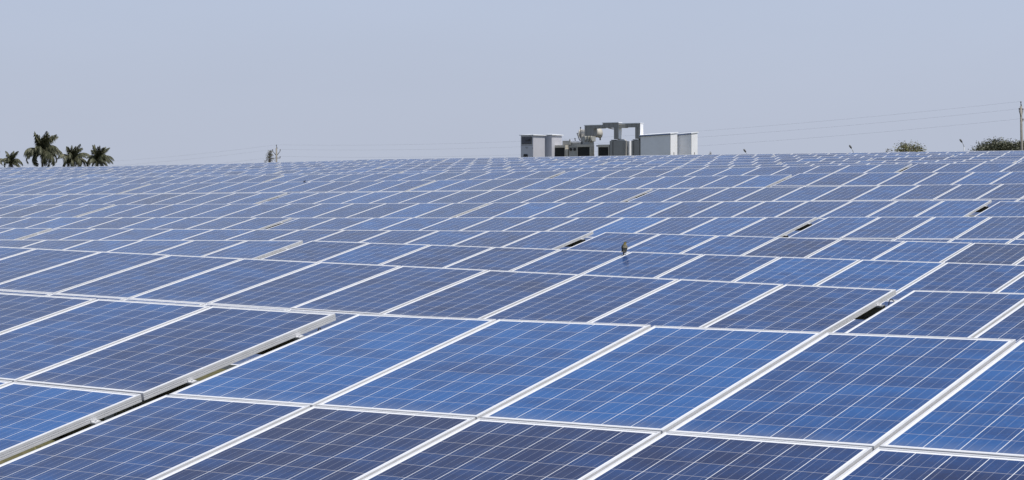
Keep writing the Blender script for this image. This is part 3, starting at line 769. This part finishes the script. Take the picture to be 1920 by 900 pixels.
def leafy(name, loc, z1, half, hgt, n, leaf, mat, label, seed, cat='tree', group=None, flat=1.0, clumps=30, taper=None, depth=None):
    """tree with trunk, limbs and a crown of leaf faces gathered in clumps at the limb ends"""
    rn = random.Random(seed); base = Vector((loc[0], loc[1], ground_z(*loc))); H = z1 - base.z
    root = empty(name, base); tag(root, label, cat, group)
    dpt = depth or half
    cz = H - hgt
    tm = MB(); tm.tube([(0, 0, -.2), (.05, 0, cz * .6), (0, .05, cz)], [.05 * half + .06, .04 * half + .05, .03 * half + .04], 8)
    cm_ = MB(); cl = []
    d = r_.copy(); d.z = 0; d.normalize(); e = Vector((-d.y, d.x, 0))
    for i in range(clumps):
        a = rn.uniform(0, 2 * math.pi); rr = math.sqrt(rn.random()); up = rn.random()
        x = math.cos(a) * rr * half * (1 - .25 * up * up); y = math.sin(a) * rr * dpt * .8; zz = cz + hgt * up * math.sqrt(max(0, 1 - rr * rr * .75)) * rn.uniform(.75, 1.0) * flat
        if taper: x *= 1.1 - up; y *= 1.1 - up; zz = cz + hgt * up
        c = d * x + e * y + Vector((0, 0, zz)); cl.append(c)
        st = Vector((0, 0, cz * rn.uniform(.55, 1))); mid = st.lerp(c, .5) + Vector((0, 0, .1 * H * rn.random()))
        tm.tube([st, mid, c], [.02 * half + .02, .012 * half + .012, .006], 5)
    for i in range(n):
        c = rn.choice(cl); s = half * (.15 if taper else .17)
        p = c + Vector((rn.gauss(0, s), rn.gauss(0, s), rn.gauss(0, s * .62)))
        u = Vector((rn.gauss(0, 1), rn.gauss(0, 1), rn.gauss(0, .6))).normalized(); v = u.cross(Vector((rn.gauss(0, 1), rn.gauss(0, 1), rn.gauss(0, 1)))).normalized()
        l = leaf * rn.uniform(.6, 1.4)
        cm_.face([p - u * l, p + v * l * .42, p + u * l, p - v * l * .42])
    tm.build('trunk', M_BARK, root, True); cm_.build('crown', mat, root)
    return root
leafy('tree', (-105.6, 237.4), 8.0, 2.15, 2.1, 2600, .11, M_BUSH, 'round sparse yellow green tree top left of the lone lamp on the right', 21, clumps=46)
leafy('tree', (-106.9, 234.4), 7.1, .55, .6, 70, .09, M_DRY, 'thin wispy treetop just left of the round yellow green tree', 23, clumps=8)
leafy('tree', (-95.45, 241.8), 8.0, 2.75, 1.4, 6500, .12, M_ACAC, 'broad dark flat topped tree at the right edge', 25, flat=1.0, clumps=110, depth=3)
leafy('tree', (-91.9, 242.9), 8.15, 1.8, 1.6, 3600, .12, M_ACAC, 'dark tree mass right behind the tall utility pole', 27, clumps=60, depth=3)
leafy('tree', (-226.35, 253.6), 8.35, 1.1, 2.2, 900, .085, M_DRY, 'dusty broken little tree left of the distant utility pole', 29, clumps=34, taper=True)
leafy('shrub', (-98.8, 175.4), 5.62, .45, .5, 60, .08, M_DRY, 'low dry shrub at the right foot of the narrow shelter', 31, 'shrub', clumps=9)

# ------------------------------------------------------------------ utility poles, wires, lamps
def pole(loc, top, lean, arm_az, sc, label):
    base = Vector((loc[0], loc[1], ground_z(*loc))); H = top - base.z
    root = empty('utility_pole', base); tag(root, label, 'utility pole', 'concrete utility poles carrying overhead wires')
    a = Vector((math.cos(arm_az), math.sin(arm_az), 0)); ax = Vector((lean, 0, H)).normalized()
    def P(z): return Vector((lean * z / H, 0, z))
    mb = MB(); mb.tube([P(-.2), P(H * .5), P(H - .55)], [.20, .165, .13], 10); mb.build('shaft', M_CONC, root, True)
    mb = MB(); mb.tube([P(H - .65) + a * .12, P(H - .28) + a * .02], .07, 8); mb.tube([P(H - .28), P(H - .12)], .035, 6); mb.build('top_bracket', M_DARKP, root, True)
    mb = MB(); tips = [P(H)]
    for s in (-1, 1):
        t = P(H - 1.05 * sc) + a * s * .62 * sc; mb.tube([P(H - 1.85 * sc), t], .055, 6); tips.append(t + Vector((0, 0, .28)))
    mb.build('v_crossarm', M_DARKP, root, True)
    mb = MB(); c = P(H - 2.2 * sc); mb.tube([c - a * .2, c + a * .62 * sc], .055, 6); tips.append(c + a * .60 * sc + Vector((0, 0, .28))); mb.build('lower_crossarm', M_DARKP, root, True)
    for q in tips:
        mb = MB(); mb.tube([q - Vector((0, 0, .30)), q - Vector((0, 0, .2)), q - Vector((0, 0, .15)), q - Vector((0, 0, .1)), q - Vector((0, 0, .05)), q], [.03, .035, .085, .05, .095, .05], 8); mb.build('insulator', M_PORC, root, True)
    return [base + q for q in tips]
armL = math.atan2(.573, .819)
t1 = pole((-225.6, 254.4), 9.42, 0, armL, 1.0, 'distant concrete pole with V crossarm beside a little dusty tree')
t2 = pole((-86.55, 226.95), 12.08, -.35, armL + 1.0, 1.02, 'tall concrete pole with V crossarm cut by the right edge')
t0 = [Vector((-372, 262, z)) for z in (9.6, 8.6, 8.6, 7.6)]
def wire(a, b, sag, label):
    mb = MB(); n = 40
    mb.tube([a.lerp(b, i / n) - Vector((0, 0, sag * 4 * (i / n) * (1 - i / n))) for i in range(n + 1)], .005, 4)
    tag(mb.build('overhead_wire', M_CABLE), label, 'wire', 'overhead wires between the utility poles')
for i, nm in enumerate(('topmost', 'left crossarm', 'right crossarm', 'lower crossarm')):
    if i != 1: wire(t1[i], t2[i], 1.6, 'thin %s wire sagging between the two utility poles' % nm)
    if i != 2: wire(t0[i], t1[i], 3.0, 'thin %s wire running left from the distant pole' % nm)

def lamp(loc, head_z, label, arm=.34, seed=0):
    base = Vector((loc[0], loc[1], ground_z(*loc))); H = head_z - base.z - .35
    d = -r_.copy(); d.z = 0; d.normalize()
    root = empty('yard_lamp', base); tag(root, label, 'lamp post', 'yard lamps standing beyond the field')
    mb = MB(); mb.tube([(0, 0, 0), (0, 0, H)], [.05, .035], 8); mb.build('post', M_GALV, root, True)
    mb = MB(); mb.tube([Vector((0, 0, H)), d * .06 + Vector((0, 0, H + .18)), d * arm * .5 + Vector((0, 0, H + .38))], .022, 6); mb.build('arm', M_GALV, root, True)
    a = d * arm * .42 + Vector((0, 0, H + .34)); b_ = d * arm + Vector((0, 0, H + .62))
    mb = MB(); mb.tube([a, a.lerp(b_, .3), a.lerp(b_, .8), b_], [.03, .075, .075, .03], 8); mb.build('lamp_head', M_DARKP, root, True)
lamp((-62.0, 150.0), 5.62, 'lone yard lamp between the round tree and the dark flat topped tree')
lamp((-71.4, 150.0), 5.28, 'leaning yard lamp head left of the round yellow green tree')
lamp((-81.0, 150.0), 5.08, 'tiny yard lamp head nearest to the white shelters')

# ------------------------------------------------------------------ grass around the nearest tables
rn = random.Random(3); mb = MB()
for i in range(9000):
    x, y = rn.uniform(-13, 1), rn.uniform(5.2, 22)
    if noise.noise(Vector((x * .8, y * .8, 3))) < -.12: continue
    z = ground_z(x, y); h = rn.uniform(.03, .11); a = rn.uniform(0, 6.28); wd = Vector((math.cos(a), math.sin(a), 0)) * rn.uniform(.004, .010); ln = Vector((rn.gauss(0, .03), rn.gauss(0, .03), h))
    p = Vector((x, y, z - .01)); mb.face([p - wd, p + wd, p + wd * .6 + ln * .6, p - wd * .4 + ln])
tag(mb.build('grass', M_GRASS), 'short dry yellow green grass under the nearest tables', 'grass', kind='stuff')
